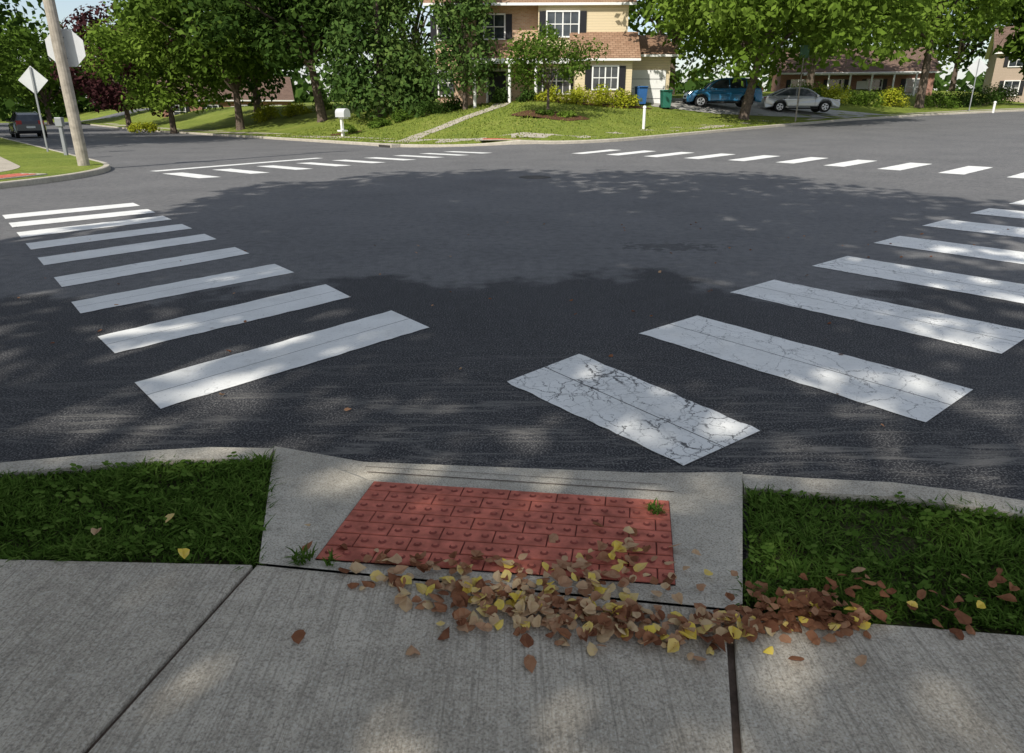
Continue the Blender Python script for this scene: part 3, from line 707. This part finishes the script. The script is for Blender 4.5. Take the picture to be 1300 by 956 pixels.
# ------------------------------------------------------------ vehicles
def car(name,x,y,rz,paint,kind,z=None):
    z=(H(x,y)+.145) if z is None else z
    e=empty(name,(x,y,z),rz)
    sd=kind=='sedan'
    L_=4.7 if sd else 4.5;W=1.8;wr=.33 if sd else .36;xf,xr=1.38,-1.38
    belt=.93 if sd else 1.05;gz=.22 if sd else .28
    def arch(cx): return [(cx-(wr+.07)*math.cos(t),wr+(wr+.07)*math.sin(t)) for t in [math.pi*i/10 for i in range(11)]]
    hl=L_/2
    if sd: top=[(hl-.02,.45),(hl-.06,.62),(hl-.28,.74),(hl-.7,.84),(1.2,.90),(.95,belt),(-1.35,belt+.04),(-1.9,belt+.05),(-hl+.08,belt+.02),(-hl+.01,.85),(-hl,.55)]
    else: top=[(hl-.02,.52),(hl-.06,.80),(hl-.28,.94),(hl-.7,1.02),(1.15,1.06),(.95,belt+.04),(-1.7,belt+.06),(-hl+.10,belt+.05),(-hl+.02,.9),(-hl,.5)]
    prof=[(-hl+.05,gz)]+[p for p in arch(xr)]+[p for p in arch(xf)]+[(hl-.06,gz)]+top
    mb=MB();mb.prism(prof,-W/2,W/2,paint)
    mb.v=[(x,y*(1-.10*max(0,(abs(x)-1.7)/.65)**2)*(1-.07*max(0,(z_-.7)/.35)),z_) for x,y,z_ in mb.v]
    mb.obj("body",parent=e,bevel=.07,fix=True)
    rt=1.44 if sd else 1.66
    if sd: G=[(1.0,belt),(.62,1.20),(.28,1.37),(-.1,1.43),(-.5,1.44),(-.95,1.38),(-1.35,1.20),(-1.85,belt+.03)]
    else: G=[(1.05,belt),(.70,1.38),(.42,1.57),(.05,1.65),(-.7,1.67),(-1.4,1.62),(-1.8,1.50),(-2.12,belt+.03)]
    def wy(z_): return (W/2-.10)-(z_-belt)*.42
    mb=MB();n=len(G)
    for s in(-1,1): mb.face([(x,s*wy(z_),z_) for x,z_ in G],M_glass)
    for (x0,z0),(x1,z1) in zip(G,G[1:]):
        roofp= min(z0,z1)>rt-.12
        mb.face([(x0,-wy(z0),z0),(x0,wy(z0),z0),(x1,wy(z1),z1),(x1,-wy(z1),z1)],paint if roofp else M_glass)
    mb.obj("glass",parent=e,fix=True)
    mb=MB()
    for s in(-1,1):
        for (x0,z0),(x1,z1) in zip(G,G[1:]): mb.cyl((x0,s*wy(z0),z0),(x1,s*wy(z1),z1),.045,.045,paint,6)
        for u in((-.38,) if sd else(-.25,-1.25)):
            zt=rt-.03;mb.cyl((u-.05,s*wy(belt),belt),(u,s*wy(zt),zt),.04,.035,paint,6)
        mb.cyl((G[0][0],s*wy(belt),belt+.01),(G[-1][0],s*wy(belt),belt+.03),.03,.03,paint,6)
    mb.obj("roof_pillars",parent=e)
    mb=MB()
    for cx in(xf,xr):
        for s in(-1,1):
            mb.cyl((cx,s*(W/2-.24),wr),(cx,s*(W/2-.01),wr),wr,wr,M_black,24)
            mb.cyl((cx,s*(W/2-.02),wr),(cx,s*(W/2+.005),wr),wr*.66,wr*.62,M_rim,20)
            for k in range(5):
                a=k*1.2566;mb.cyl((cx+math.cos(a+.6)*wr*.2,s*(W/2+.004),wr+math.sin(a+.6)*wr*.2),(cx+math.cos(a+.6)*wr*.5,s*(W/2+.004),wr+math.sin(a+.6)*wr*.5),.03,.05,M_black,5)
    mb.obj("wheels",parent=e)
    mb=MB()
    for s in(-1,1):
        mb.box((hl-.22,s*.60,.70 if sd else .8),(.30,.36,.13),M_head);mb.box((-hl+.12,s*.62,.80 if sd else .98),(.2,.32,.2 if sd else .32),M_tail)
        mb.box((.82,s*(W/2+.06),belt+.04),(.12,.18,.13),paint)
        for X in(.75,-.25,-1.15): mb.box((X,s*(W/2+.001),.62),(.012,.006,.5),M_shut)
        for X in(.0,-.98): mb.box((X,s*(W/2-.02),belt-.12),(.16,.05,.03),paint)
        mb.box((0,s*(W/2-.02),gz+.02),(1.9,.08,.1),M_black)
    mb.box((hl-.02,0,.42),(.06,1.1,.16),M_black);mb.box((-hl+.0,0,.72),(.03,.5,.13),M_white);mb.box((hl-.06,0,.64),(.1,.7,.12),M_black)
    mb.obj("lights_trim",parent=e,bevel=.01)
    return e
car("parked_suv",12.9,44.6,3.05,M_blue,'suv')
car("parked_sedan",18.3,46.2,-.08,M_silver,'sedan')
sx,sy=T(49,-4.2);car("parked_suv",sx,sy,math.atan2(A[1],A[0]),M_dkcar,'suv',H(sx,sy)+.003)
# ------------------------------------------------------------ street furniture
def gz(x,y): return H(x,y)+.12
x,y=-11.75,19.3
mb=MB();mb.cyl((0,0,-.3),(-.22,.1,9.5),.15,.12,M_wood,14);mb.box((-.22,.1,8.9),(2.4,.1,.12),M_wood,.7)
for k in(-1,-.4,.4,1): mb.cyl((-.22+k*math.cos(.7),.1+k*math.sin(.7),8.95),(-.22+k*math.cos(.7),.1+k*math.sin(.7),9.15),.04,.03,M_galv,6)
mb.obj("utility_pole",(x,y,gz(x,y)),smooth=False)
def octa(name,x,y,zc,r,n,a0_,rz,post=True,th=.01,sq=False):
    mb=MB();P=[(r*math.cos(a0_+6.2832*i/n),r*math.sin(a0_+6.2832*i/n)) for i in range(n)]
    mb.prism([(p[0],zc+p[1]) for p in P],-.012,0,M_sign)
    if post: mb.box((0,-.04,(zc+r*.9)/2),(.055,.05,zc+r*.9),M_galv)
    for dz in(-r*.5,r*.5): mb.cyl((0,-.03,zc+dz),(0,-.012,zc+dz),.02,.02,M_galv,6)
    return mb.obj(name,(x,y,gz(x,y)),rz,fix=True)
octa("stop_sign",-11.78,19.55,3.0,.50,8,math.pi/8,.15,False)
x,y=-17.7,27.0;octa("traffic_sign",x,y,2.55,.5,4,math.pi/2,.2)
mb=MB();mb.box((0,0,.5),(.12,.1,1.0),M_galv);mb.box((0,0,1.1),(.24,.18,.3),M_galv);mb.obj("utility_pedestal",(-15.4,24.4,gz(-15.4,24.4)),bevel=.02)
x,y=31.0,48.9;octa("traffic_sign",x,y,2.75,.62,4,math.pi/2,-.3)
x,y=16.2,41.0;mb=MB();mb.cyl((0,0,-.1),(0,0,4.0),.045,.04,M_wood,8);mb.box((0,-.06,3.7),(.5,.02,.65),M_green);mb.obj("street_sign",(x,y,gz(x,y)))
x,y=-9.4,39.6
mb=MB();mb.box((0,0,.5),(.13,.13,1.0),M_white);mb.box((0,-.15,.98),(.2,.6,.06),M_white)
pr=[(-.17,1.02),(.17,1.02),(.17,1.2)]+[(.17*math.cos(t),1.2+.17*math.sin(t)) for t in [math.pi*i/8 for i in range(1,8)]]+[(-.17,1.2)]
mb.prism([(p[0]*1.3,1.02+(p[1]-1.02)*1.3) for p in pr],-.5,.25,M_sign);mb.box((.25,-.1,1.35),(.02,.04,.2),M_tail);mb.box((0,.0,.3),(.4,.4,.08),M_white);mb.obj("mailbox",(x,y,gz(x,y)),.9)
x,y=6.4,34.8;mb=MB();mb.cyl((0,0,-.1),(0,0,.98),.07,.07,M_white,12);mb.cyl((0,0,.98),(0,0,1.08),.09,.06,M_white,12);mb.obj("marker_post",(x,y,gz(x,y)),smooth=False)
x,y=31.8,47.6;mb=MB();mb.cyl((0,0,-.1),(0,0,.55),.07,.07,M_white,10);mb.cyl((0,0,.55),(0,0,.64),.1,.05,M_white,10);mb.obj("marker_post",(x,y,gz(x,y)))
def bin_(name,x,y,m,rz):
    mb=MB();i=len(mb.v)
    mb.box((0,0,.52),(.46,.5,.9),m,0,1.22);mb.box((0,0,1.0),(.62,.68,.08),m,0,.9);mb.cyl((-.26,-.36,1.0),(.26,-.36,1.0),.02,.02,m,6)
    for s in(-1,1): mb.cyl((s*.2,.2,.12),(s*.28,.2,.12),.12,.12,M_black,12)
    mb.obj(name,(x,y,gz(x,y)),rz,bevel=.02)
bin_("wheelie_bin",8.9,41.9,M_bing,.1);bin_("recycling_bin",7.5,42.2,M_binb,.2)
x,y=T(17.2,5.93);mb=MB();mb.box((0,0,.06),(1.2,.5,.16),M_curb);mb.box((0,-.26,.05),(.95,.06,.10),M_iron);mb.obj("storm_drain",(x,y,H(x,y)),math.atan2(A[1],A[0])+math.pi)
x,y=.55,16.7;mb=MB();mb.cyl((0,0,-.02),(0,0,.006),.38,.38,M_iron,28)
for k in range(3):
    r=.32-.1*k;mb.cyl((0,0,.004),(0,0,.008+k*.001),r,r-.03,M_iron,28)
mb.obj("manhole_cover",(x,y,H(x,y)))
def far_mat(x,y,rz,w,d):
    mb=MB();z=0
    for r in range(6):
        for c in range(7):
            X=-w/2+w*(c+.5)/7+(w/14 if r%2 else 0);mb.box((X,-d/2+d*(r+.5)/6,.0),(w/7-.012,d/6-.012,.03),M_red)
    mb.box((0.05,0,-.008),(w+.35,d+.12,.03),M_curb)
    o=mb.obj("brick_tactile_paving",(x,y,H(x,y)+.145),rz)
x,y=T(12.9,8.9);far_mat(x,y,.1,1.7,.9)
x,y=T(8.65,-8.8);far_mat(x,y,math.pi/2-.2,1.2,.6)

# ------------------------------------------------------------ light + camera
el=math.radians(43);ld=Vector((.5,.866,0)).normalized()*math.cos(el)+Vector((0,0,-math.sin(el)))
sun=bpy.data.lights.new("sun",'SUN');sun.energy=5.0;sun.angle=math.radians(.53);sun.color=(1,.95,.86)
so=bpy.data.objects.new("sun",sun);scene.collection.objects.link(so);so.rotation_euler=ld.to_track_quat('-Z','Y').to_euler();so.location=(-20,-30,40)
w=bpy.data.worlds.new("World");scene.world=w;w.use_nodes=True;nt=w.node_tree;bg=nt.nodes["Background"]
sk=nt.nodes.new("ShaderNodeTexSky");sk.sky_type='NISHITA';sk.sun_disc=False;sk.sun_elevation=el;sk.sun_rotation=math.atan2(-.5,-.866)%(2*math.pi);sk.altitude=50;sk.dust_density=1.2
tc=nt.nodes.new("ShaderNodeTexCoord");mpn=nt.nodes.new("ShaderNodeMapping");mpn.inputs["Scale"].default_value=(1,1,4);L(nt,tc.outputs["Generated"],mpn.inputs[0])
cn=noise(nt,2.6,4,.6,mpn.outputs[0]);cm=mix(nt,ramp(nt,cn,[(.42,.18),(.66,.75)]),sk.outputs[0],(6.0,6.0,6.0))
L(nt,cm,bg.inputs[0]);bg.inputs[1].default_value=.15
cd=bpy.data.cameras.new("camera");cd.lens=24.0;cd.sensor_width=36;cd.shift_y=-45/1300;cd.clip_end=5000;cd.clip_start=.05
co=bpy.data.objects.new("camera",cd);scene.collection.objects.link(co);co.location=(0,0,1.6)
co.rotation_euler=(math.pi/2-math.atan(298/867),0,0)
scene.camera=co
scene.view_settings.view_transform='Standard';scene.view_settings.look='None';scene.view_settings.exposure=0
